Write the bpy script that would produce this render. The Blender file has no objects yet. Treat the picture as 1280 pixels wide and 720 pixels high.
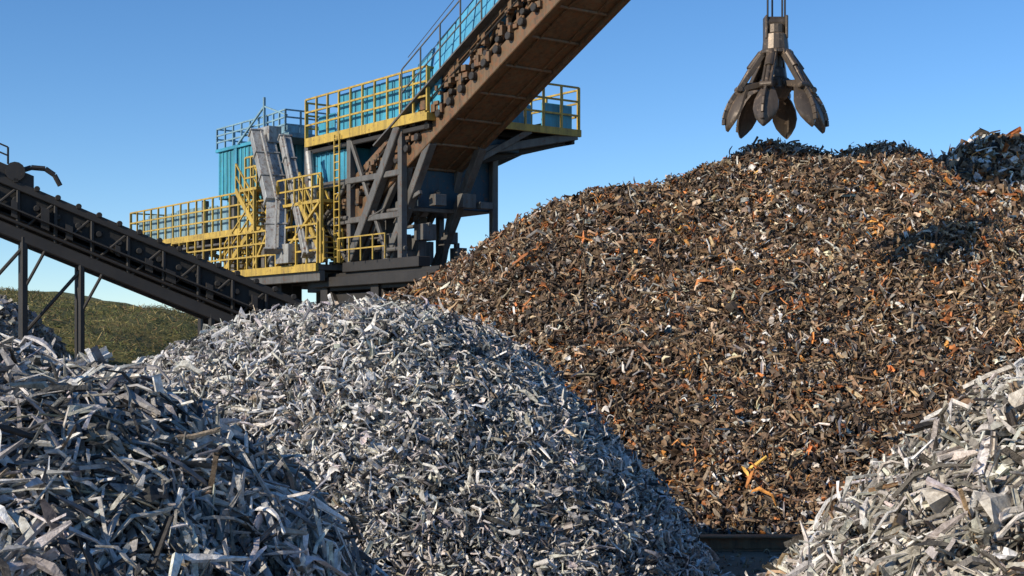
import bpy, math, random
import numpy as np
from mathutils import Vector, Matrix
rng=np.random.default_rng(7); random.seed(7)
S=0.6   # design unit -> metres
scene=bpy.context.scene
COL=scene.collection
# ---------------------------------------------------------------- materials
def new_mat(name):
    m=bpy.data.materials.new(name); m.use_nodes=True
    nt=m.node_tree; b=nt.nodes['Principled BSDF']; return m,nt,b
def ramp(nt,stops):
    r=nt.nodes.new('ShaderNodeValToRGB'); e=r.color_ramp.elements
    e[0].position,e[0].color=stops[0][0],(*stops[0][1],1)
    e[1].position,e[1].color=stops[-1][0],(*stops[-1][1],1)
    for p,c in stops[1:-1]:
        x=e.new(p); x.color=(*c,1)
    return r
def noise(nt,scale,detail=6,rough=.6,vec=None):
    n=nt.nodes.new('ShaderNodeTexNoise'); n.inputs['Scale'].default_value=scale
    n.inputs['Detail'].default_value=detail; n.inputs['Roughness'].default_value=rough
    if vec is None:
        tc=nt.nodes.new('ShaderNodeTexCoord'); vec=tc.outputs['Object']
    nt.links.new(vec,n.inputs['Vector']); return n
def mixc(nt,fac,a,b,mode='MIX'):
    m=nt.nodes.new('ShaderNodeMix'); m.data_type='RGBA'; m.blend_type=mode
    for sock,val in ((m.inputs[0],fac),(m.inputs[6],a),(m.inputs[7],b)):
        if isinstance(val,(int,float)): sock.default_value=val
        elif isinstance(val,tuple): sock.default_value=(*val,1)
        else: nt.links.new(val,sock)
    return m.outputs[2]
def bump(nt,b,src,strength,dist=.02):
    n=nt.nodes.new('ShaderNodeBump'); n.inputs['Strength'].default_value=strength
    n.inputs['Distance'].default_value=dist
    nt.links.new(src,n.inputs['Height']); nt.links.new(n.outputs[0],b.inputs['Normal'])
def paint(name,col,rust=.35,rough=.5,metal=0.,dirt=(.05,.04,.03),rustcol=(.14,.06,.028)):
    m,nt,b=new_mat(name)
    tc=nt.nodes.new('ShaderNodeTexCoord')
    n1=noise(nt,1.1,8,.65,tc.outputs['Object'])
    r1=ramp(nt,[(.35,(0,0,0)),(.75,(1,1,1))]); nt.links.new(n1.outputs[0],r1.inputs[0])
    c=mixc(nt,r1.outputs[0],tuple(x*.68 for x in col),tuple(min(1,x*1.12) for x in col))
    mp=nt.nodes.new('ShaderNodeMapping'); mp.inputs['Scale'].default_value=(5,5,.35)
    nt.links.new(tc.outputs['Object'],mp.inputs[0])
    n2=noise(nt,1.3,6,.7,mp.outputs[0])
    r2=ramp(nt,[(.45,(0,0,0)),(.70,(rust,rust,rust))]); nt.links.new(n2.outputs[0],r2.inputs[0])
    c=mixc(nt,r2.outputs[0],c,dirt)
    n3=noise(nt,7,10,.75,tc.outputs['Object'])
    t=.78-rust*.25
    r3=ramp(nt,[(t-.08,(0,0,0)),(t+.02,(.85,.85,.85))]); nt.links.new(n3.outputs[0],r3.inputs[0])
    c=mixc(nt,r3.outputs[0],c,rustcol)
    nt.links.new(c,b.inputs['Base Color'])
    b.inputs['Roughness'].default_value=rough; b.inputs['Metallic'].default_value=metal
    bump(nt,b,n3.outputs[0],.25,.02)
    return m
M={}
M['teal']=paint('paint_teal',(.06,.35,.44),.5,.5)
M['cyan']=paint('paint_cyan',(.06,.37,.54),.45,.5)
M['skyblue']=paint('paint_light_blue',(.10,.42,.66),.35,.45)
M['navy']=paint('navy_house_shade_and_window',(.015,.065,.11),.6,.5)  # house blue darkened to paint in the platform's shade; also fills cabin windows
M['yellow']=paint('paint_yellow',(.60,.41,.075),.6,.6,rustcol=(.17,.09,.04))
M['grey']=paint('steel_grey',(.16,.155,.145),.6,.55,.2)
M['silver']=paint('steel_galvanised',(.42,.43,.42),.7,.5,.2,dirt=(.10,.08,.06))
M['dark']=paint('steel_dark',(.04,.036,.033),.4,.6,.2,rustcol=(.08,.045,.028))
M['brown']=paint('steel_brown',(.21,.14,.078),.9,.55,.2,dirt=(.06,.04,.025),rustcol=(.22,.10,.045))
M['rail2']=paint('paint_rail_blue',(.25,.42,.50),.5,.5)
M['belt']=paint('rubber_belt',(.022,.021,.02),.3,.8,rustcol=(.06,.045,.035))
M['grab']=paint('grab_worn_steel',(.12,.092,.068),.6,.42,.35,dirt=(.04,.028,.018),rustcol=(.30,.21,.14))
M['rope']=paint('wire_rope',(.05,.05,.055),.2,.5,.5)

def scrap_mat(name,rough,bstr,nscale):
    m,nt,b=new_mat(name)
    a=nt.nodes.new('ShaderNodeAttribute'); a.attribute_name='Col'
    n=noise(nt,nscale,6,.65)
    r=ramp(nt,[(.3,(.48,.44,.39)),(.66,(1.18,1.15,1.10))]); nt.links.new(n.outputs[0],r.inputs[0])
    c=mixc(nt,1.0,a.outputs['Color'],r.outputs[0],'MULTIPLY')
    nt.links.new(c,b.inputs['Base Color']); nt.links.new(a.outputs['Alpha'],b.inputs['Metallic'])
    rr=nt.nodes.new('ShaderNodeMapRange'); rr.inputs[3].default_value=rough-.12; rr.inputs[4].default_value=rough+.22
    nt.links.new(n.outputs[0],rr.inputs[0]); nt.links.new(rr.outputs[0],b.inputs['Roughness'])
    bump(nt,b,n.outputs[0],bstr,.03)
    return m
M['scrap_al']=scrap_mat('aluminium_scrap',.48,.7,16)
M['scrap_rust']=scrap_mat('rusty_scrap',.65,.5,9)
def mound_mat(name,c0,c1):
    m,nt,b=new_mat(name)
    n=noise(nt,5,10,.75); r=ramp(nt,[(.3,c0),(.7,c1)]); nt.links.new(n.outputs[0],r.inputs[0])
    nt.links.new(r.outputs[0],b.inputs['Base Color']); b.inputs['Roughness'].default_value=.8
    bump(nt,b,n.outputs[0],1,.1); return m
M['core_al']=mound_mat('core_grey_gap_shade',(.012,.013,.015),(.05,.05,.055))  # near-black grey: shade in the gaps between pieces is put into the colour
M['core_rust']=mound_mat('core_brown_gap_shade',(.015,.01,.007),(.06,.037,.024))  # brown counterpart, gap shade painted into the core colour

# ---------------------------------------------------------------- mesh helpers
def mesh_np(name,V,Q,mat,col=None,parent=None,smooth=False):
    V=np.asarray(V,dtype=np.float32)*S; Q=np.asarray(Q,dtype=np.int32)
    me=bpy.data.meshes.new(name)
    me.vertices.add(len(V)); me.vertices.foreach_set('co',V.ravel())
    me.loops.add(Q.size); me.loops.foreach_set('vertex_index',Q.ravel())
    me.polygons.add(len(Q)); me.polygons.foreach_set('loop_start',np.arange(0,Q.size,4,dtype=np.int32))
    me.polygons.foreach_set('use_smooth',np.full(len(Q),smooth,dtype=bool))
    me.update(calc_edges=True)
    if col is not None:
        a=me.color_attributes.new('Col','FLOAT_COLOR','POINT')
        a.data.foreach_set('color',np.asarray(col,dtype=np.float32).ravel())
    me.materials.append(mat)
    o=bpy.data.objects.new(name,me); COL.objects.link(o)
    if parent: o.parent=parent
    return o
def empty(name):
    e=bpy.data.objects.new(name,None); COL.objects.link(e); return e
CUBEQ=[(0,3,2,1),(4,5,6,7),(0,1,5,4),(1,2,6,5),(2,3,7,6),(3,0,4,7)]
class B:
    def __init__(s,fr=None): s.v=[];s.f=[];s.fr=fr or (lambda a,b,c:Vector((a,b,c)))
    def hexa(s,pts):
        n=len(s.v); s.v+= [tuple(p) for p in pts]; s.f+=[tuple(n+i for i in q) for q in CUBEQ]
    def box(s,a0,a1,b0,b1,c0,c1):
        s.hexa([s.fr(*p) for p in ((a0,b0,c0),(a1,b0,c0),(a1,b1,c0),(a0,b1,c0),(a0,b0,c1),(a1,b0,c1),(a1,b1,c1),(a0,b1,c1))])
    def beam(s,p,q,w,h=None):
        h=h or w; p=s.fr(*p); q=s.fr(*q); d=(q-p).normalized()
        up=Vector((0,0,1)) if abs(d.z)<.97 else Vector((.6,-.8,0))
        sd=d.cross(up).normalized()*(w/2); u=sd.cross(d).normalized()*(h/2)
        s.hexa([p-sd-u,p+sd-u,p+sd+u,p-sd+u,q-sd-u,q+sd-u,q+sd+u,q-sd+u])
    def cyl(s,p,q,r,n=10,r2=None):
        r2=r if r2 is None else r2
        p=s.fr(*p); q=s.fr(*q); d=(q-p).normalized()
        t=d.orthogonal().normalized(); b=d.cross(t); k=len(s.v)
        for c,rr in ((p,r),(q,r2)):
            for i in range(n):
                a=2*math.pi*i/n; s.v.append(tuple(c+(t*math.cos(a)+b*math.sin(a))*rr))
        for i in range(n):
            j=(i+1)%n; s.f.append((k+i,k+j,k+n+j,k+n+i))
        for base,cc in ((k,p),(k+n,q)):
            c=len(s.v); s.v.append(tuple(cc))
            for i in range(0,n,2): s.f.append((c,base+i,base+(i+1)%n,base+(i+2)%n))
    def rail(s,pts,h=1.9,step=1.5,r=.09,nh=3):
        for a,b in zip(pts[:-1],pts[1:]):
            a=Vector(a);b=Vector(b);L=(b-a).length;n=max(1,round(L/step))
            for i in range(n+1):
                p=a.lerp(b,i/n); s.beam(tuple(p),(p.x,p.y,p.z+h),r,r)
            for j in range(1,nh+1):
                z=h*j/nh; s.beam((a.x,a.y,a.z+z),(b.x,b.y,b.z+z),r*.9,r*.9)
    def stair(s,p,q,w=1.1,n=10,side=(0,1,0)):
        p=Vector(p);q=Vector(q);sd=Vector(side)*w
        s.beam(tuple(p),tuple(q),.1,.3); s.beam(tuple(p+sd),tuple(q+sd),.1,.3)
        for i in range(n):
            c=p.lerp(q,(i+.5)/n); s.beam(tuple(c),tuple(c+sd),.3,.06)
        for off in (Vector((0,0,0)),sd):
            for hh in (.8,1.5):
                z=Vector((0,0,hh)); s.beam(tuple(p+off+z),tuple(q+off+z),.08,.08)
            for i in range(5):
                c=p.lerp(q,i/4)+off; s.beam(tuple(c),(c.x,c.y,c.z+1.5),.08,.08)
    def make(s,name,mat,parent=None,bevel=0.02):
        me=bpy.data.meshes.new(name); me.from_pydata([tuple(c*S for c in v) for v in s.v],[],s.f)
        import bmesh
        bm=bmesh.new(); bm.from_mesh(me); bmesh.ops.recalc_face_normals(bm,faces=bm.faces); bm.to_mesh(me); bm.free()
        me.materials.append(mat); o=bpy.data.objects.new(name,me); COL.objects.link(o)
        if bevel:
            md=o.modifiers.new('bevel','BEVEL'); md.width=bevel; md.segments=1; md.limit_method='ANGLE'
        if parent: o.parent=parent
        return o
# ---------------------------------------------------------------- numpy value noise
_tab=rng.random((256,256))
def vn(x,y):
    xi=np.floor(x).astype(int); yi=np.floor(y).astype(int); fx=x-xi; fy=y-yi
    fx=fx*fx*(3-2*fx); fy=fy*fy*(3-2*fy)
    g=lambda a,b:_tab[a%256,b%256]
    return (g(xi,yi)*(1-fx)+g(xi+1,yi)*fx)*(1-fy)+(g(xi,yi+1)*(1-fx)+g(xi+1,yi+1)*fx)*fy
def fbm(x,y,s,o=4):
    t=0;a=1;w=0
    for i in range(o):
        t=t+a*(vn(x*s+13.7*i,y*s+7.1*i)-.5); w+=a; a*=.5; s*=2.07
    return t/w*2
# ---------------------------------------------------------------- scrap templates (all quads)
def t_strip(seg,bend,twist,taper,wob=.35):
    V=[]
    for i in range(seg+1):
        t=i/seg; x=t-.5
        z=bend*math.sin(t*math.pi)*.3+random.uniform(-.08,.08)
        y=random.uniform(-wob,wob)
        w=.5*(1-taper*abs(2*t-1)**1.5)*random.uniform(.5,1.25); a=twist*t
        for sy,sz in ((-1,-1),(1,-1),(1,1),(-1,1)):
            V.append((x+random.uniform(-.04,.04), y+sy*w*math.cos(a), z+sz*.5*.05+sy*w*math.sin(a)*.15))
    Q=[]
    for i in range(seg):
        k=4*i
        for j in range(4): Q.append((k+j,k+(j+1)%4,k+4+(j+1)%4,k+4+j))
    Q.append((3,2,1,0)); k=4*seg; Q.append((k,k+1,k+2,k+3))
    return np.array(V),np.array(Q)
def t_sheet(nx,ny,amp):
    V=[];Q=[]
    for i in range(nx+1):
        for j in range(ny+1):
            V.append((i/nx-.5+random.uniform(-.14,.14),j/ny-.5+random.uniform(-.2,.2),random.uniform(-amp,amp)))
    for i in range(nx):
        for j in range(ny):
            k=i*(ny+1)+j; Q.append((k,k+ny+1,k+ny+2,k+1))
    return np.array(V),np.array(Q)
def t_chunk():
    V=[]
    for z in (-.5,.5):
        for x,y in ((-.5,-.5),(.5,-.5),(.5,.5),(-.5,.5)):
            V.append((x*random.uniform(.4,1.1),y*random.uniform(.4,1.1),z*random.uniform(.4,1.1)))
    return np.array(V),np.array(CUBEQ)
def t_channel():
    V=[];seg=2
    prof=[(-.5,.5),(-.5,-.3),(.5,-.3),(.5,.45)]
    kz=[0,random.uniform(-.4,.4),random.uniform(-.6,.6)]
    for i in range(seg+1):
        for y,z in prof: V.append((i/seg-.5,y+random.uniform(-.15,.15),z*.7+kz[i]+random.uniform(-.12,.12)))
    Q=[]
    for i in range(seg):
        for j in range(3): Q.append((4*i+j,4*i+j+1,4*i+5+j,4*i+4+j))
    return np.array(V),np.array(Q)
TS={'strip':[t_strip(random.choice((2,3,3,4)),random.uniform(-1,1.2),random.uniform(-1.2,1.2),random.uniform(.2,.97)) for _ in range(34)],
    'curl':[t_strip(5,random.uniform(1.0,1.9)*random.choice((-1,1)),random.uniform(-2.,2.),random.uniform(.2,.9),.6) for _ in range(12)],
    'sheet':[t_sheet(3,2,random.uniform(.2,.5)) for _ in range(22)],
    'chunk':[t_chunk() for _ in range(14)],
    'chan':[t_channel() for _ in range(12)]}
def scatter(name,hf,bbox,n,kinds,pal,mat,parent,tilt=.45,lift=.05,keep=None,bright=.25,cluster=None,patch=None,lsd=.09,szs=.3):
    x0,x1,y0,y1=bbox
    P=[];tot=0
    while tot<n:
        x=rng.uniform(x0,x1,n*2); y=rng.uniform(y0,y1,n*2)
        h=hf(x,y); e=.15
        gx=(hf(x+e,y)-hf(x-e,y))/(2*e); gy=(hf(x,y+e)-hf(x,y-e))/(2*e)
        gx=np.clip(gx,-2.2,2.2); gy=np.clip(gy,-2.2,2.2)
        w=np.sqrt(1+gx*gx+gy*gy)/3.3
        ok=(h>.02)&(rng.random(len(x))<w)
        if keep is not None: ok&=(rng.random(len(x))<keep(x,y,gy))
        P.append(np.stack([x,y,h,gx,gy],1)[ok]); tot+=ok.sum()
    P=np.concatenate(P)[:n]
    nr=np.stack([-P[:,3],-P[:,4],np.ones(n)],1); nr/=np.linalg.norm(nr,axis=1,keepdims=True)
    z=nr+rng.normal(0,tilt,(n,3)); z/=np.linalg.norm(z,axis=1,keepdims=True)
    t=np.cross(rng.normal(0,1,(n,3)),z); t/=np.linalg.norm(t,axis=1,keepdims=True)
    b=np.cross(z,t)
    pos=P[:,:3]+nr*(rng.normal(lift,lsd,n)[:,None])
    sz=np.exp(np.clip(rng.normal(0,szs,n),-.8,.65))
    wt=np.array([k[1] for k in kinds],float); wt/=wt.sum()
    kind=rng.choice(len(kinds),n,p=wt)
    pc=np.array([p[0] for p in pal]); pw=np.array([p[1] for p in pal],float); pw/=pw.sum()
    ci=rng.choice(len(pal),n,p=pw)
    if cluster is not None:
        idx,f=cluster; m=rng.random(n)<f(P[:,0],P[:,1]); ci[m]=rng.choice(idx,m.sum())
    C=pc[ci].copy(); j=np.exp(rng.normal(0,bright,(n,1)))
    if patch is not None: j=j*patch(P[:,0],P[:,1])[:,None]
    C[:,:3]=np.clip(C[:,:3]*j*(1+rng.normal(0,.03,(n,3))),0.003,.86)
    VV=[];QQ=[];CC=[];off=0
    for ki,(kn,_,dim) in enumerate(kinds):
        tm=TS[kn]; sel=np.where(kind==ki)[0]; ti=rng.integers(0,len(tm),len(sel))
        for tt in range(len(tm)):
            s_=sel[ti==tt]; m=len(s_)
            if m==0: continue
            V,Q=tm[tt]
            sc=np.stack([rng.uniform(*dim[0],m),rng.uniform(*dim[1],m),rng.uniform(*dim[2],m)],1)*sz[s_][:,None]
            v=V[None]*sc[:,None,:]
            w=v[...,0:1]*t[s_][:,None]+v[...,1:2]*b[s_][:,None]+v[...,2:3]*z[s_][:,None]+pos[s_][:,None]
            VV.append(w.reshape(-1,3)); nv=len(V)
            QQ.append((Q[None]+(off+np.arange(m)*nv)[:,None,None]).reshape(-1,4)); off+=m*nv
            CC.append(np.repeat(C[s_],nv,0))
    return mesh_np(name,np.concatenate(VV),np.concatenate(QQ),mat,np.concatenate(CC),parent)
def heightmesh(name,hf,bbox,res,mat,parent=None,sink=0.15,smooth=True):
    x0,x1,y0,y1=bbox; nx=int((x1-x0)/res);ny=int((y1-y0)/res)
    X,Y=np.meshgrid(np.linspace(x0,x1,nx),np.linspace(y0,y1,ny),indexing='ij')
    Z=np.maximum(hf(X,Y)-sink,-.4)
    V=np.stack([X.ravel(),Y.ravel(),Z.ravel()],1)
    i,j=np.meshgrid(np.arange(nx-1),np.arange(ny-1),indexing='ij'); k=(i*ny+j).ravel()
    Q=np.stack([k,k+ny,k+ny+1,k+1],1)
    zq=Z.ravel()[Q].max(1); Q=Q[zq>-.39]
    return mesh_np(name,V,Q,mat,None,parent,smooth)
# ---------------------------------------------------------------- piles
def dome(x,y,cx,cy,H,RxL,RxR,RyF,RyB,p):
    dx=np.where(x<cx,(x-cx)/RxL,(x-cx)/RxR); dy=np.where(y<cy,(y-cy)/RyF,(y-cy)/RyB)
    r=np.sqrt(dx*dx+dy*dy); return H*(1-r**p)
def ridge(x,y,ax,ay,az,bx,by,bz,slope,round_=2.):
    dx,dy=bx-ax,by-ay; t=np.clip(((x-ax)*dx+(y-ay)*dy)/(dx*dx+dy*dy),0,1)
    d=np.hypot(x-ax-t*dx,y-ay-t*dy); z=az+t*(bz-az)
    return z-slope*(np.sqrt(d*d+round_**2)-round_)
def smax(k,*a):
    return np.log(sum(np.exp(np.clip(q*k,-40,40)) for q in a))/k
def h_center(x,y):
    h=dome(x,y,-3.8,34,6.7,9.6,8.7,8.6,9,2.2)
    return h+.5*fbm(x,y,.45,4)+.16*fbm(x+9,y,1.8,2)
def h_left(x,y):
    h=dome(x,y,-7.2,18,5.75,8,6.8,7.4,7,2.4)
    return h+.42*fbm(x+40,y,.5,4)+.14*fbm(x,y+3,1.7,2)
def h_right(x,y):
    h=dome(x,y,10.1,20.5,6.9,8.1,8,8,8,1.45)
    return h+.45*fbm(x+70,y+20,.5,4)+.14*fbm(x,y+30,1.7,2)
def h_brown(x,y):
    a=ridge(x,y,5.5,65,13.3,12,66,14.9,.70,2.2)
    a2=ridge(x,y,12,66,14.9,17.3,66,15.3,.76,1.8)
    b=ridge(x,y,-6,66,7.6,3.5,65,12.3,.74,1.5)
    c=ridge(x,y,17.2,65,14.9,18.4,52,7.4,.95,1.0)
    g=ridge(x,y,10,57,8.6,11,51,4.6,.62,1.5)
    h=smax(.9,a,a2,b,c,g)-.6
    return h+1.0*fbm(x,y+50,.17,4)+.3*fbm(x+4,y+50,.9,3)
def h_brown2(x,y):
    a=ridge(x,y,23.5,69,15.9,45,68,17.0,.74,1.6)
    b=ridge(x,y,26,66,13,27,52,4.8,.7,1.2)
    return smax(1.2,a,b)-.3+.8*fbm(x+90,y+50,.18,4)+.3*fbm(x+4,y+80,.9,3)
def h_rub(x,y):
    return dome(x,y,-30.5,84,8.5,11,6.5,12,12,1.6)+.8*fbm(x,y,.35,3)

al_pal=[((.62,.605,.58,.2),6),((.46,.45,.44,.25),5),((.75,.73,.70,.1),5.5),((.24,.24,.24,.3),3),((.055,.055,.055,.3),3),((.84,.82,.79,.0),3.8),((.34,.28,.21,.1),1.0),((.12,.18,.28,.2),.05)]
al_pal2=[((.50,.50,.49,.25),6),((.36,.36,.36,.3),6),((.66,.65,.63,.1),4),((.19,.19,.195,.3),4),((.05,.05,.05,.3),3.5),((.80,.78,.75,.0),2.2),((.28,.23,.17,.1),1.0)]
ar_pal=[((.62,.59,.54,.2),6),((.46,.43,.38,.25),5),((.73,.70,.65,.1),4),((.25,.23,.20,.3),3),((.08,.07,.06,.3),3),((.82,.80,.75,.0),2.4),((.34,.24,.14,.1),1.4)]
br_pal=[((.13,.085,.053,.05),7),((.21,.135,.08,.05),6),((.31,.215,.13,.0),5),((.40,.145,.045,0),1.1),((.05,.036,.027,.1),5),((.43,.34,.24,.0),3.8),((.62,.57,.50,.05),1.6),((.78,.75,.71,.0),.6),((.27,.26,.25,.2),2),((.56,.24,.06,0),.5),((.06,.12,.18,.1),.1)]
front=lambda cy:(lambda x,y,gy:np.where(y<cy+1.5,1.,.25))
pt=lambda f,o,a:(lambda x,y:1+a*(fbm(x+o,y+o,f,3)))

p=empty('aluminium_scrap_pile')
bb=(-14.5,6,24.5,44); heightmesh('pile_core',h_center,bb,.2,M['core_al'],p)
scatter('scrap_pieces',h_center,bb,82000,
  [('strip',8,((.15,.48),(.022,.07),(.2,.6))),('curl',1.5,((.18,.42),(.022,.055),(.2,.45))),('sheet',2.2,((.1,.25),(.05,.13),(.1,.24))),('chan',1,((.15,.4),(.04,.075),(.04,.075))),('chunk',1,((.05,.15),(.04,.1),(.03,.09)))],
  al_pal,M['scrap_al'],p,tilt=.6,lift=.02,keep=front(34),bright=.3,patch=pt(.5,5,.35),lsd=.12,szs=.28)
p=empty('aluminium_scrap_pile')
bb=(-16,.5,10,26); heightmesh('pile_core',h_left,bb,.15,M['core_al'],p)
scatter('scrap_pieces',h_left,bb,42000,
  [('strip',10,((.3,1.0),(.025,.085),(.18,.6))),('curl',1.3,((.35,.8),(.02,.055),(.2,.45))),('sheet',1.1,((.12,.38),(.06,.16),(.1,.25))),('chan',1.4,((.35,.95),(.04,.085),(.04,.085))),('chunk',.5,((.06,.17),(.05,.12),(.04,.09)))],
  al_pal2,M['scrap_al'],p,tilt=.33,lift=.02,keep=front(18),bright=.3,patch=pt(.6,25,.35),szs=.28)
p=empty('aluminium_scrap_pile')
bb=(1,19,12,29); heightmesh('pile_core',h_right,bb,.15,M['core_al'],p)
scatter('scrap_pieces',h_right,bb,38000,
  [('strip',8,((.2,.75),(.025,.085),(.2,.65))),('curl',1.2,((.25,.6),(.025,.06),(.2,.45))),('sheet',1.5,((.1,.34),(.06,.18),(.1,.25))),('chan',1.5,((.25,.7),(.04,.1),(.04,.1))),('chunk',1.4,((.07,.24),(.05,.17),(.04,.12)))],
  ar_pal,M['scrap_al'],p,tilt=.38,lift=.02,keep=front(20.5),bright=.3,patch=pt(.6,55,.3),szs=.28)
TS['slab']=[t_sheet(4,3,.2) for _ in range(4)]
def big(x,y,hf,dims,eul,kind='chunk'):
    V,Q=random.choice(TS[kind]); R=np.array(Matrix.Rotation(eul[0],3,'X')@Matrix.Rotation(eul[1],3,'Y')@Matrix.Rotation(eul[2],3,'Z'))
    z=float(hf(np.array([x]),np.array([y]))[0])
    v=(V*np.array(dims))@R.T+np.array([x,y,z+.15]); return v,Q
def bigs(hf,lst,mat,par,col):
    VV=[];QQ=[];o=0
    for x,y,d,e,k in lst:
        v,q=big(x,y,hf,d,e,k); VV.append(v);QQ.append(q+o);o+=len(v)
    C=np.tile(np.array(col),(o,1)); mesh_np('large_pieces',np.concatenate(VV),np.concatenate(QQ),mat,C,par)
bigs(h_right,[(5.0,17.2,(.85,.6,.7),(.5,.2,.4),'chunk'),(5.35,17.0,(.6,.7,.4),(1.0,.2,.9),'chunk'),(4.1,19.6,(.7,.5,.6),(.3,.6,.4),'chunk'),(6.2,17.6,(.9,.6,.5),(.9,.3,.2),'slab'),
  (5.6,18.6,(.7,.3,.3),(.2,.9,.4),'chunk'),(6.8,19.2,(.8,.5,.4),(.8,-.3,.9),'slab'),(3.5,19.0,(.5,.35,.3),(.2,.2,1.),'chunk'),(4.7,15.6,(.6,.4,.3),(.7,.2,2.),'slab'),(6.0,16.0,(.5,.4,.3),(.7,1.2,2.),'chunk')],
  M['scrap_al'],p,(.60,.56,.49,.05))
p=empty('rusty_scrap_pile')
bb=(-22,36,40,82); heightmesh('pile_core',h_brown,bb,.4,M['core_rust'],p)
orange=lambda x,y:np.clip((vn(x*1.6+3,y*1.6)-.68)*1.3,0,.24)
scatter('scrap_pieces',h_brown,bb,152000,
  [('strip',7.5,((.18,.6),(.028,.09),(.22,.7))),('sheet',3.4,((.12,.32),(.08,.2),(.1,.3))),('chan',1.5,((.2,.55),(.05,.1),(.05,.1))),('chunk',1.8,((.08,.24),(.06,.17),(.05,.14)))],
  br_pal,M['scrap_rust'],p,tilt=.65,lift=.04,keep=lambda x,y,gy:np.where(y<68,1.,.1),cluster=([3,9],orange),bright=.35,patch=pt(.3,9,.45),lsd=.13)
p=empty('rusty_scrap_pile')
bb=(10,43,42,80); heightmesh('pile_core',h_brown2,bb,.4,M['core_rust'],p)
scatter('scrap_pieces',h_brown2,bb,38000,
  [('strip',5,((.3,.8),(.05,.15),(.3,.9))),('sheet',4,((.2,.55),(.15,.35),(.15,.4))),('chan',1.5,((.3,.7),(.08,.16),(.08,.16))),('chunk',2,((.12,.4),(.1,.3),(.06,.2)))],
  br_pal+[((.76,.74,.71,.0),2.5)],M['scrap_rust'],p,tilt=.6,lift=.05,keep=lambda x,y,gy:np.where((y<71)&(x<34),1.,.1),cluster=([3,9],orange),bright=.35)
p=empty('rubble_mound')
bb=(-46,-20,70,98); heightmesh('mound_core',h_rub,bb,.5,M['core_al'],p)
scatter('rubble_pieces',h_rub,bb,14000,[('chunk',3,((.15,.5),(.15,.4),(.1,.3))),('sheet',1,((.2,.6),(.2,.5),(.2,.4)))],
  [((.30,.29,.27,0),4),((.18,.17,.16,0),4),((.55,.54,.52,0),1)],M['scrap_rust'],p,keep=lambda x,y,gy:np.where(y<86,1.,.1))

# ---------------------------------------------------------------- ground + hill
m,nt,b=new_mat('ground_dirt')
n=noise(nt,.6,12,.7); r=ramp(nt,[(.3,(.09,.055,.035)),(.55,(.18,.11,.065)),(.75,(.25,.17,.11))]); nt.links.new(n.outputs[0],r.inputs[0])
n2=noise(nt,14,8,.7); c=mixc(nt,.5,r.outputs[0],mixc(nt,n2.outputs[0],(.03,.025,.02),(.3,.22,.15)))
nt.links.new(c,b.inputs['Base Color']); b.inputs['Roughness'].default_value=.9; bump(nt,b,n2.outputs[0],.6,.05)
G=np.array([(-3500,-300,0),(3500,-300,0),(3500,6000,0),(-3500,6000,0)],float)
mesh_np('ground',G,[(0,1,2,3)],m)
scatter('scrap_litter',lambda x,y:np.full_like(x,.03),(-16,30,28,60),9000,[('strip',3,((.1,.4),(.03,.09),(.2,.5))),('chunk',3,((.05,.16),(.04,.12),(.03,.08)))],
  br_pal,M['scrap_rust'],None,tilt=.3,lift=.0,lsd=.02)
d=B(); d.box(2.5,11,41.3,41.36,.05,.38); d.box(2.5,11,41.1,41.6,.0,.05); d.box(2.5,11,41.1,41.6,.38,.44)
d.make('steel_beam',M['brown'],None,.005)
m,nt,b=new_mat('grass')
n=noise(nt,.35,10,.7); r=ramp(nt,[(.3,(.06,.075,.02)),(.5,(.12,.12,.035)),(.62,(.19,.16,.05)),(.8,(.11,.07,.03))]); nt.links.new(n.outputs[0],r.inputs[0])
n2=noise(nt,6,8,.7); c=mixc(nt,.8,r.outputs[0],mixc(nt,n2.outputs[0],(.35,.35,.35),(1.5,1.5,1.5)),'MULTIPLY')
nt.links.new(c,b.inputs['Base Color']); b.inputs['Roughness'].default_value=.9; bump(nt,b,n2.outputs[0],1,.15)
def h_hill(x,y): return dome(x,y,-44,114,10.2,60,37,42,60,2.)+1.3*fbm(x,y,.12,4)
p=empty('grassy_hill')
heightmesh('hill_terrain',h_hill,(-110,-6,70,180),.8,m,p,sink=0)
scatter('grass_tufts',h_hill,(-52,-10,72,122),44000,[('strip',4,((.2,.6),(.015,.05),(.1,.3)))],
  [((.14,.135,.04,0),4),((.08,.10,.025,0),4),((.27,.215,.085,0),4),((.13,.08,.035,0),2)],M['scrap_rust'],p,tilt=.9,patch=pt(.14,30,.9))

# ---------------------------------------------------------------- crane / processing tower
OX,OY=-10.8,75.
def L(u,v,z): return Vector((OX+.6*u+.8*v,OY-.8*u+.6*v,z))
crane=empty('scrap_loading_crane')
def P(): return B(L)
d=P(); d.box(-15,3,-1,6,9.75,10.05)
for u in range(-14,3,2): d.box(u,u+.2,-.9,5.9,9.3,9.75)
d.box(-15,3,-.95,-.6,9.2,9.74); d.make('lower_deck',M['grey'],crane)
d=P(); d.box(-15,3,-1.16,-1.004,9.7,10.1); d.box(-15.16,-15.004,-1.16,6,9.7,10.1)
d.rail([(-15,-1.05,10.1),(3,-1.05,10.1)],2.0,1.1,.1,3); d.rail([(-15.05,-1,10.1),(-15.05,6,10.1)],2.0,1.4,.1)
d.rail([(-11,1.5,10.05),(2,1.5,10.05)],2.2,1.3,.1,3)
d.make('lower_deck_railing',M['yellow'],crane,0)
d=P(); d.box(0,12.4,0,7,8.7,9.6); d.box(1,12.8,-.4,-.004,8.9,9.4); d.box(4,11,-.2,.5,9.604,10.1)
for u in (-13,-8,-3,2,7,11.5):
    for v in (.2,5.5): d.beam((u,v,0),(u,v,9.3),.7,.7)
for u in (-13,-8,-3,2,7): 
    d.beam((u,.2,2),(u+5,.2,9),.3,.3); d.beam((u+5,.2,2),(u,.2,9),.3,.3)
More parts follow.
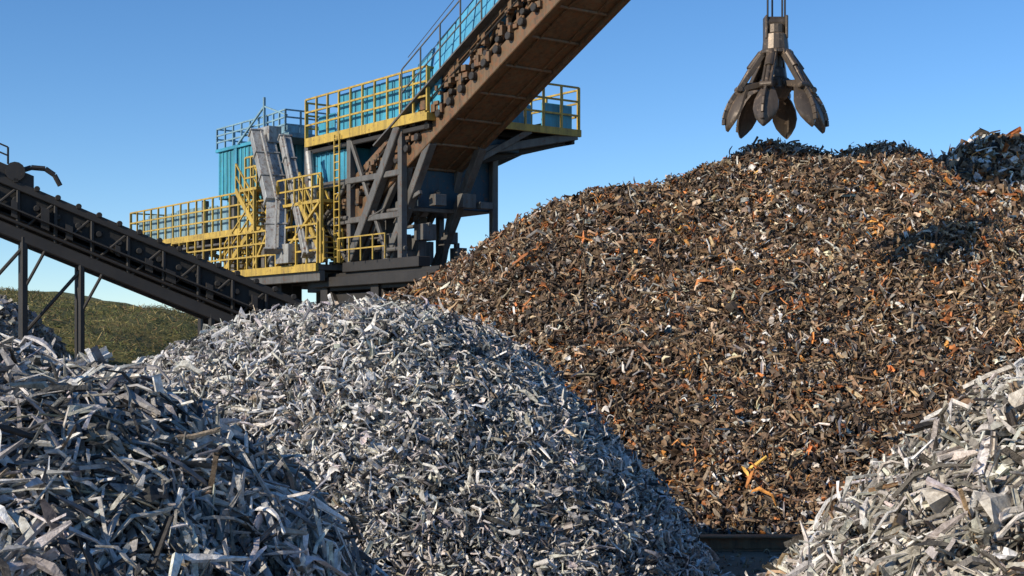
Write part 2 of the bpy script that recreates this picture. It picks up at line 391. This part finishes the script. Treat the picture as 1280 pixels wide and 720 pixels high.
d.box(-14,12,-.1,.3,7.6,8.1); d.box(1,12.2,.31,5,6.5,8.6)
for u in (-6,-4.6): d.box(u,u+1.1,-.6,1.6,8.2,9.2)
d.make('base_frame',M['dark'],crane)
d=P()
for u in (-13,-9,-5.2,-.2,4.2,9):
    for v in (.2,5.6): d.beam((u,v,10.05),(u,v,16.6 if u>-4 else 14.6),.35,.35)
d.beam((9,.1,16.4),(4.5,.1,10.3),.45,.5); d.beam((4.2,.15,16.4),(7.8,.15,10.2),.2,.2)
d.beam((-13,.1,12.4),(-18,.1,12.4),.3,.3); d.beam((-15,.1,10.1),(-22,.1,12.4),.25,.25); d.beam((-15,5,10.1),(-22,4,12.4),.25,.25)
for z in (12.2,14.2): d.beam((-5,.1,z),(9,.1,z),.22,.3)
d.beam((-5,.1,10.2),(-.2,.1,14.2),.2,.2); d.beam((-.2,.1,10.2),(4,.1,14.2),.2,.2); d.beam((4,.1,10.2),(-.2,.1,14.2),.18,.18)
d.make('tower_frame',M['grey'],crane)
d=P(); d.box(-24,-4.5,0,4.2,12.3,12.55)
for u in range(-24,-5,2): d.box(u+.1,u+.3,.05,4.1,11.95,12.3)
d.box(-24,-4.5,.05,.3,11.8,11.945)
d.make('middle_platform',M['grey'],crane)
d=P(); d.box(-24,-4.5,-.14,-.004,12.3,12.6); d.box(-24.15,-24.004,-.14,4.2,12.3,12.6)
d.rail([(-24,-.07,12.6),(-4.5,-.07,12.6)],2.05,1.15,.1,3); d.rail([(-24.05,0,12.6),(-24.05,4.2,12.6)],2.05,1.2,.1)
d.rail([(-24,4.2,12.55),(-12,4.2,12.55)],2,1.5,.1)
d.rail([(-4.5,0,12.55),(-1,0,12.55)],1.9,1.1,.1)
d.make('middle_platform_railing',M['yellow'],crane,0)
d=P()
u=-23.5
while u<-6:
    d.box(u,u+1.38,.3,.4,12.6,14.1+.25*random.random()); u+=1.5
d.box(-20,-15,1.5,3.4,12.56,14.3)
d.make('equipment_panels',M['rail2'],crane)
d=P(); d.box(-12,-5.5,.6,5,14.6,17.4); d.box(-11.5,-6,.9,4.8,12.6,14.59)
d.make('cabin_walls',M['teal'],crane)
d=P()
for i in range(14):
    uu=-11.9+i*.48; d.box(uu,uu+.12,.54,.598,14.65,17.35)
for i in range(9): d.box(-5.498,-5.44,.8+i*.48,.92+i*.48,14.65,17.35)
d.box(-12.15,-5.35,.45,5.15,17.404,17.6); d.box(-9.7,-9.35,.46,.538,14.6,17.4)
d.make('cabin_ribs_and_roof',M['cyan'],crane,.01)
d=P(); d.box(-7.4,-6.4,.5,.538,15.7,16.7); d.make('cabin_windows',M['navy'],crane,.01)
d=P(); d.rail([(-12,.5,17.6),(-5.5,.5,17.6),(-3,.3,17.6),(-3,5,17.6)],1.2,1.,.09,3); d.rail([(-12,.5,17.6),(-12,5,17.6)],1.2,1.,.09,2); d.rail([(-12,5,17.6),(-3,5,17.6)],1.2,1.2,.09,2)
d.beam((-9,.4,17.6),(-5.5,.3,19.3),.1); d.beam((-5.5,.3,17.6),(-5.5,.3,19.8),.12); d.beam((-5.5,.3,19.3),(-3,.4,18.5),.08)
d.box(-8,-6,2,3.6,17.6,18.5); d.box(-11,-9.5,2,3.6,17.6,18.3)
d.box(-5.4,-2.8,.4,5,17.3,17.55)
d.make('roof_railing',M['rail2'],crane,0)
# galvanised duct: trough with stiffeners
d=P()
def duct(a,c,w,h,n):
    a=Vector(a);c=Vector(c); dr=(c-a).normalized()
    d.beam(tuple(a),tuple(c),w,h)
    for i in range(n+1):
        q=a.lerp(c,i/n); d.beam(tuple(q),tuple(q+dr*.09),w+.14,h+.14)
    for s_ in (-1,1): d.beam(tuple(a+Vector((s_*w*.42,-h*.56,.0))),tuple(c+Vector((s_*w*.42,-h*.56,0))),.1,.16)
duct((-4.3,-.5,17.6),(-1.5,-1.0,13.6),1.25,.5,3); duct((-1.5,-1.0,13.6),(-.3,-1.7,10.9),1.05,.45,2); duct((-2.5,.0,17.2),(2.0,-1.0,10.6),.6,.35,5)
d.box(-5.0,-3.4,-.5,.28,17.0,17.9); d.box(-.7,.7,-1.5,-.6,10.2,11.2); d.box(.9,2.4,-.8,-.1,10.2,11.6)
d.cyl((.9,-.4,16),(2.6,-.7,10.2),.2,10); d.cyl((-3.2,-.2,14.5),(-3.6,-.2,10.2),.16,10)
d.make('inclined_duct',M['silver'],crane,.01)
d=P()
d.stair((-8,-.9,10.2),(-4.2,-.9,12.6)); d.stair((-4.4,-.9,12.6),(-6.6,-.9,14.6),n=7); d.stair((3.4,-.9,10.2),(.8,-.9,13.4),n=11)
d.box(-1.5,3.2,-.95,.1,13.2,13.35); d.rail([(-1.5,-.95,13.35),(3.2,-.95,13.35)],1.3,1.,.09,2)
d.rail([(-5.4,-.9,14.6),(-4.,-.9,14.6)],1.7,.8,.1,3); d.box(-6.,-4,-.95,.28,14.45,14.6)
for u in (-4.2,-1.5,3.2): d.beam((u,-.95,10.1),(u,-.95,14.4),.16)
d.beam((-4.2,-1.,10.2),(-1.5,-1.,13.2),.12); d.beam((-1.5,-1.02,10.2),(3.2,-1.02,13.2),.12)
d.rail([(4,-.45,10.1),(8.5,-.45,10.1)],1.2,1.1,.07,2)
for s_ in (0,.5): d.beam((3.4+s_,-.3,10.1),(3.4+s_,-.3,16.6),.07)
for i in range(16): d.beam((3.4,-.3,10.4+i*.4),(3.9,-.3,10.4+i*.4),.05)
for i in range(14):
    u=random.uniform(-12,2); z=random.uniform(10.2,12.6); d.beam((u,random.uniform(-.5,1),z),(u+random.choice((0,0,1.5)),random.uniform(-.5,1),z+random.uniform(.8,2.)),.1)
d.make('stairs_and_landings',M['yellow'],crane,0)
d=P()
for i in range(130):
    u=random.uniform(-12,10); v=random.uniform(.3,4.5); z=random.choice((10.05,10.05,11.,12.6,13.4)); s1=random.uniform(.2,.8)
    if u<-5 and z>11.: z=10.05
    d.box(u,u+s1,v,v+random.uniform(.2,.8),z,z+random.uniform(.3,1.4))
for i in range(60):
    u=random.uniform(-11,8); v=random.uniform(-.3,2.5); z=random.uniform(10.3,13.8)
    d.cyl((u,v,z),(u+random.uniform(-2.5,2.5),v,z+random.choice((0,0,random.uniform(-2,2)))+.01),random.uniform(.04,.13),8)
d.make('machinery',M['grey'],crane)
d=P(); d.box(0.1,3.9,.45,6,14.1,16.0)
for i in range(8): d.box(.2+i*.48,.3+i*.48,.39,.448,14.15,15.95)
d.make('electrical_house',M['cyan'],crane)
d=P(); d.box(4.4,8.8,1.2,6,12.6,16.0); d.box(9,10.6,.6,6,15.4,16.0); d.make('machine_house',M['navy'],crane)  # shade under the upper platform is in the wall colour
d=P(); d.box(0,11.5,0,9,16.5,16.7)
for u in range(0,12,2): d.box(u+.1,u+.3,.05,8.9,16.25,16.498)
for v in (.1,8.7): d.box(.05,11.4,v,v+.2,16.0,16.248)
d.beam((11,8.5,16.1),(9.5,4,14.9),.3,.3); d.beam((8,8.5,16.1),(7.5,4,14.),.3,.3)
d.make('upper_platform',M['dark'],crane)
d=P(); d.box(0,11.5,-.16,-.004,16.35,16.8); d.box(11.504,11.66,-.16,9.1,16.35,16.7)
d.rail([(0,-.08,16.8),(11.58,-.08,16.8)],2.05,1.15,.1,3)
d.rail([(11.58,0,16.7),(11.58,9,16.7)],2.1,1.2,.1,3)
d.rail([(11.5,9,16.7),(0,9,16.7),(0,0,16.7)],2.0,1.3,.1,3)
d.make('upper_platform_railing',M['yellow'],crane,0)
d=P()
u=3.0
while u<11:
    d.box(u,u+1.25,.2,.34,16.72,18.75); u+=1.33
d.box(11.3,11.42,.2,1.7,16.72,18.7); d.box(11.3,11.42,6.8,8.7,16.72,17.9)
u=.3
while u<3: d.box(u,u+.75,.5,.6,16.72,18.0); u+=.95
d.box(4,9,5,8,16.72,18.2)
d.make('upper_platform_panels',M['cyan'],crane)
# boom
def zb(u): return 15.4+.4885*(u-10.76)
U0,U1=.8,32.5
boom=P()
def bl(b_,u0,u1,v,dz,w,h): b_.beam((u0,v,zb(u0)+dz),(u1,v,zb(u1)+dz),w,h)
bl(boom,U0,U1,2.,0.12,2.7,.16)
for v in (.5,3.5): bl(boom,U0,U1,v,.25,.3,.75)
u=U0+.5
while u<U1:
    boom.beam((u,.66,zb(u)+.0),(u,3.34,zb(u)+.0),.14,.14); u+=1.9
for v in (1.2,2.8): bl(boom,U0,U1,v,.0,.1,.1)
boom.make('boom_underside',M['brown'],crane)
t=P()
for v in (.5,3.5):
    bl(t,U0,U1,v,2.15,.26,.3); bl(t,U0,U1,v,1.1,.12,.14)
    u=U0+.5
    while u<U1-1.5:
        t.beam((u,v,zb(u)+.55),(u,v,zb(u)+2.1),.16,.16); t.beam((u,v,zb(u)+.6),(u+1.5,v,zb(u+1.5)+2.05),.13,.13)
        u+=1.5
t.make('boom_truss',M['brown'],crane)
t=P(); bl(t,U0,U1,2,1.1,2.2,.5); bl(t,U0,U1,2,1.9,2.3,.12)
u=U0+.5
while u<U1:
    t.cyl((u,.2,zb(u)+1.0),(u,3.8,zb(u)+1.0),.16,8); t.cyl((u,.1,zb(u)+.55),(u,.6,zb(u)+.55),.2,8); u+=.9
for v in (.12,.3): bl(t,4,U1,v,1.45+v,.09,.09)
t.make('boom_rollers',M['dark'],crane)
t=P()
for i in range(150):
    u=random.uniform(3,U1-1); z0=random.uniform(.5,1.7); t.box(u,u+random.uniform(.08,.4),random.uniform(.05,.25),.4,zb(u)+z0,zb(u)+z0+random.uniform(.1,.6))
t.make('boom_fittings',M['brown'],crane,.01)
t=P(); u=10.2; k=0
while u<U1-1:
    g_=1.5 if k%4 else 1.25
    pts=[L(u,.02,zb(u)+2.25),L(u+g_,.02,zb(u+g_)+2.25),L(u+g_,.2,zb(u+g_)+2.25),L(u,.2,zb(u)+2.25),
         L(u,.3,zb(u)+4.05),L(u+g_,.3,zb(u+g_)+4.05),L(u+g_,.5,zb(u+g_)+4.05),L(u,.5,zb(u)+4.05)]
    t.hexa(pts); u+=1.62; k+=1
t.beam((11.5,2,zb(11.5)+3.9),(U1,2,zb(U1)+3.9),2.6,.12)
t.make('boom_cover_panels',M['skyblue'],crane)
t=P()
for dz in (3.1,4.2): bl(t,9.5,U1,-.15,dz,.05,.05)
u=9.5
while u<U1: t.beam((u,-.15,zb(u)+2.2),(u,-.15,zb(u)+4.2),.06); u+=1.62
bl(t,7,U1,-.02,2.1,.4,.08)
t.make('boom_walkway_railing',M['grey'],crane,0)
t=P()
for v in (3.5,.6):
    t.beam((10.9,v,zb(10.9)),(6.8,v,9.6),.42,.42); t.beam((9.0,v,zb(9.0)),(7.4,v,9.6),.3,.3)
    t.beam((10.0,v,13.2),(8.6,v,12.8),.2,.2); t.beam((8,v,zb(8)),(4.4,v,10),.3,.3)
t.beam((8.8,.6,12.5),(8.8,3.5,12.5),.2)
for (a,c) in (((9.5,.2,19.6),(17,.3,23.6)),((10,.2,18.8),(16,.3,22.0))): t.beam(a,c,.05)
t.beam((11.5,8.9,16.4),(10.5,3.6,15.3),.3,.4); t.beam((11.5,6,16.4),(10.5,3.6,14.9),.25,.3)
t.make('boom_struts',M['grey'],crane)
t=P(); t.cyl((U1-.4,1.2,zb(U1)+.9),(U1-.4,2.8,zb(U1)+.9),1.0,24); t.box(U1-1.6,U1+.6,.7,1.1,zb(U1)-.3,zb(U1)+2.2); t.box(U1-1.6,U1+.6,2.9,3.3,zb(U1)-.3,zb(U1)+2.2)
t.make('boom_head_sheave',M['dark'],crane)

# ---------------------------------------------------------------- orange peel grab
grab=empty('orange_peel_grab'); gx,gy=9.45,51.
def GF(a,b_,c): return Vector((gx+a,gy+b_,c))
g=B(GF)
g.cyl((0,0,17.1),(0,0,17.45),.33,14); g.cyl((0,0,16.5),(0,0,17.1),.48,14,.42); g.cyl((0,0,16.35),(0,0,16.5),.6,16)
for a in (-1,1): g.box(a*.36-.05,a*.36+.05,-.28,.28,16.9,17.75)
g.cyl((-.42,0,17.5),(.42,0,17.5),.24,16)
g.cyl((0,0,14.9),(0,0,16.4),.25,12); g.cyl((0,0,15.1),(0,0,15.5),.6,14,.5); g.cyl((0,0,14.75),(0,0,15.1),.36,12,.6); g.cyl((0,0,15.5),(0,0,15.9),.4,12,.3)
g.make('grab_head',M['grab'],grab,.02)
g=B(GF); tine=B(GF)
NT=6
prof=[(1.0,15.24,.07),(1.22,15.10,.17),(1.45,14.86,.31),(1.64,14.56,.43),(1.77,14.26,.45),(1.84,13.99,.36),(1.85,13.78,.20),(1.82,13.62,.03)]
for k in range(NT):
    a=2*math.pi*k/NT+.10; ca,sa=math.cos(a),math.sin(a)
    def W(r,tt,z): return (r*ca-tt*sa, r*sa+tt*ca, z)
    base=len(tine.v); nw=7
    for side in (0,1):
        for r,z,w in prof:
            for j in range(nw):
                q=-1+2*j/(nw-1)
                tine.v.append(tuple(GF(*W(r-side*.07-.7*w*abs(q)**1.4, q*w, z-side*.05))))
    npf=len(prof)
    for side in (0,1):
        o=base+side*npf*nw
        for i in range(npf-1):
            for j in range(nw-1): tine.f.append((o+i*nw+j,o+i*nw+j+1,o+(i+1)*nw+j+1,o+(i+1)*nw+j))
    o2=npf*nw
    for i in range(npf-1):
        for j in (0,nw-1): tine.f.append((base+i*nw+j,base+(i+1)*nw+j,base+o2+(i+1)*nw+j,base+o2+i*nw+j))
    for i in (0,npf-1):
        for j in range(nw-1): tine.f.append((base+i*nw+j,base+i*nw+j+1,base+o2+i*nw+j+1,base+o2+i*nw+j))
    for i in range(0,6):
        r,z,w=prof[i]; r2,z2,w2=prof[i+1]; g.beam(W(r+.04,0,z+.04),W(r2+.04,0,z2+.04),.1,.16)
    g.cyl(W(.5,0,16.4),W(.95,0,15.8),.15,10); g.cyl(W(.9,0,15.87),W(1.32,0,15.15),.09,8)
    g.cyl(W(.35,0,15.25),W(1.1,0,15.2),.14,8)
    for s_ in (-.14,.14):
        g.beam(W(.42,s_,16.45),W(1.4,s_,15.0),.09,.18); g.beam(W(.45,s_,15.3),W(1.3,s_,15.08),.07,.2)
    g.cyl(W(1.35,-.22,15.1),W(1.35,.22,15.1),.12,8); g.cyl(W(.5,-.22,15.3),W(.5,.22,15.3),.14,8); g.cyl(W(.5,-.2,16.4),W(.5,.2,16.4),.12,8)
g.make('grab_arms',M['grab'],grab,.01)
o=tine.make('grab_tines',M['grab'],grab,0.0)
for f in o.data.polygons: f.use_smooth=True
o.data.set_sharp_from_angle(angle=math.radians(35))
c=B(GF)
for a,b_ in ((-.3,-.1),(-.1,.1),(.22,-.1),(.36,.12)):
    c.cyl((a,b_,17.5),(a*1.0,b_,zb(U1)+1.),.035,6)
c.cyl((-.1,.1,16.9),(-.9,.2,15.9),.04,6)
c.make('grab_wire_ropes',M['rope'],grab,0)

# ---------------------------------------------------------------- belt conveyor
conv=empty('belt_conveyor')
A0=Vector((-36.2,54.4,18.1)); A1=Vector((-9.8,64.55,6.7)); D=(A1-A0); Lh=D.length; dn=D.normalized(); sn=Vector((-dn.y,dn.x,0)).normalized()
def CF(s_,v,z): return A0+dn*s_+sn*v+Vector((0,0,z))
d=B(CF)
for v in (-1.1,1.1):
    d.beam((0,v,1.05),(Lh,v,1.05),.25,.34); d.beam((0,v,-.95),(Lh,v,-.95),.26,.5)
    s_=0
    while s_<Lh-1.6:
        d.beam((s_,v,-.9),(s_,v,1.),.16); d.beam((s_,v,-.9),(s_+1.6,v,1.),.12); s_+=1.6
s_=0
while s_<Lh: d.beam((s_,-1.1,-.95),(s_,1.1,-.95),.14); s_+=1.6
d.make('conveyor_truss',M['dark'],conv)
d=B(CF); d.beam((0,0,.75),(Lh,0,.75),1.9,.12); d.beam((0,0,-.3),(Lh,0,-.3),1.8,.1); d.beam((0,-.96,.4),(Lh,-.96,.4),.06,.9); d.beam((0,.9,-.3),(Lh,.9,-.3),.06,1.3)
s_=.4
while s_<Lh: d.cyl((s_,-1.15,.45),(s_,1.15,.45),.14,8); d.cyl((s_,-1.3,1.25),(s_,-1.0,1.25),.13,8); s_+=.9
d.cyl((Lh,-1.1,.2),(Lh,1.1,.2),.6,18)
d.make('conveyor_belt',M['belt'],conv)
d=B(CF); d.rail([(0,-1.35,1.1),(Lh*.5,-1.35,1.1)],.6,2.2,.06,1); d.beam((0,-1.4,.0),(Lh,-1.4,.0),.4,.06); d.cyl((0,-1.3,-.5),(Lh,-1.3,-.5),.07,8)
s_=1.
while s_<Lh: d.box(s_,s_+random.uniform(.15,.45),-1.3,-1.1,random.uniform(-.5,-.1),random.uniform(.1,.6)); s_+=random.uniform(.8,2.4)
d.make('conveyor_walkway',M['dark'],conv,0)
d=B()
for px,top,wd in ((-20.75,11.2,.26),(-18.6,10.2,.22),(-13.5,7.4,.24)):
    t_=(px-A0.x)/D.x; y=A0.y+D.y*t_; zz=A0.z+D.z*t_-.95
    for v in (-1.1,1.1):
        d.beam((px+sn.x*v,y+sn.y*v,0),(px+sn.x*v,y+sn.y*v,zz),wd,wd)
    d.beam((px-sn.x*1.1,y-sn.y*1.1,zz-3),(px+sn.x*1.1,y+sn.y*1.1,zz-.3),.12)
    d.beam((px-sn.x*1.1,y-sn.y*1.1,zz-2.2),(px+1.3,y-1.1,zz-.6),.12)
    d.beam((px-sn.x*1.1,y-sn.y*1.1,zz-.4),(px-2.2,y-1.3,zz-3.4),.14)
d.make('conveyor_legs',M['dark'],conv)
d=B(CF); s0=(-20.9-A0.x)/D.x*Lh
d.box(s0-1.8,s0+.6,-1.1,.4,1.15,1.75); d.cyl((s0-.2,-1.3,1.6),(s0-.2,-.3,1.6),.4,14)
pp=[(s0-.2,-.8,1.6),(s0+.5,-.8,2.1),(s0+1.1,-.8,2.3),(s0+1.5,-.8,2.2),(s0+1.75,-.8,1.85)]
for a,c2 in zip(pp[:-1],pp[1:]): d.cyl(a,c2,.11,8)
d.rail([(s0-6,-1.1,1.8),(s0-.5,-1.1,1.8)],.7,1.4,.07,2)
d.make('conveyor_drive_unit',M['dark'],conv,0)

# ---------------------------------------------------------------- light, sky, camera
sd=Vector((-.72,-.52,.47)).normalized()   # towards the sun
el=math.asin(sd.z); az=math.atan2(sd.x,sd.y)
w=bpy.data.worlds.new('World'); scene.world=w; w.use_nodes=True; nt=w.node_tree
sky=nt.nodes.new('ShaderNodeTexSky'); sky.sky_type='NISHITA'; sky.sun_disc=False
sky.sun_elevation=el; sky.sun_rotation=az; sky.air_density=.8; sky.dust_density=.0; sky.ozone_density=2.5
tint=mixc(nt,1.0,sky.outputs[0],(.90,.98,1.08),'MULTIPLY')
hs=nt.nodes.new('ShaderNodeHueSaturation'); hs.inputs['Saturation'].default_value=1.15; hs.inputs['Value'].default_value=1.0
nt.links.new(tint,hs.inputs['Color'])
bg=nt.nodes['Background']; nt.links.new(hs.outputs[0],bg.inputs[0]); bg.inputs[1].default_value=.138
sun=bpy.data.lights.new('sun','SUN'); sun.energy=5.0; sun.angle=math.radians(.5); sun.color=(1,.89,.73)
so=bpy.data.objects.new('sun',sun); COL.objects.link(so); so.rotation_euler=sd.to_track_quat('Z','Y').to_euler(); so.location=sd*200
cam=bpy.data.cameras.new('camera'); cam.lens=50; cam.sensor_width=36; cam.shift_y=70/1280; cam.clip_end=8000; cam.clip_start=.1
co=bpy.data.objects.new('camera',cam); COL.objects.link(co); co.location=(0,0,6*S); co.rotation_euler=(math.pi/2,0,0)
scene.camera=co
scene.view_settings.view_transform='Standard'; scene.view_settings.look='None'; scene.view_settings.exposure=0
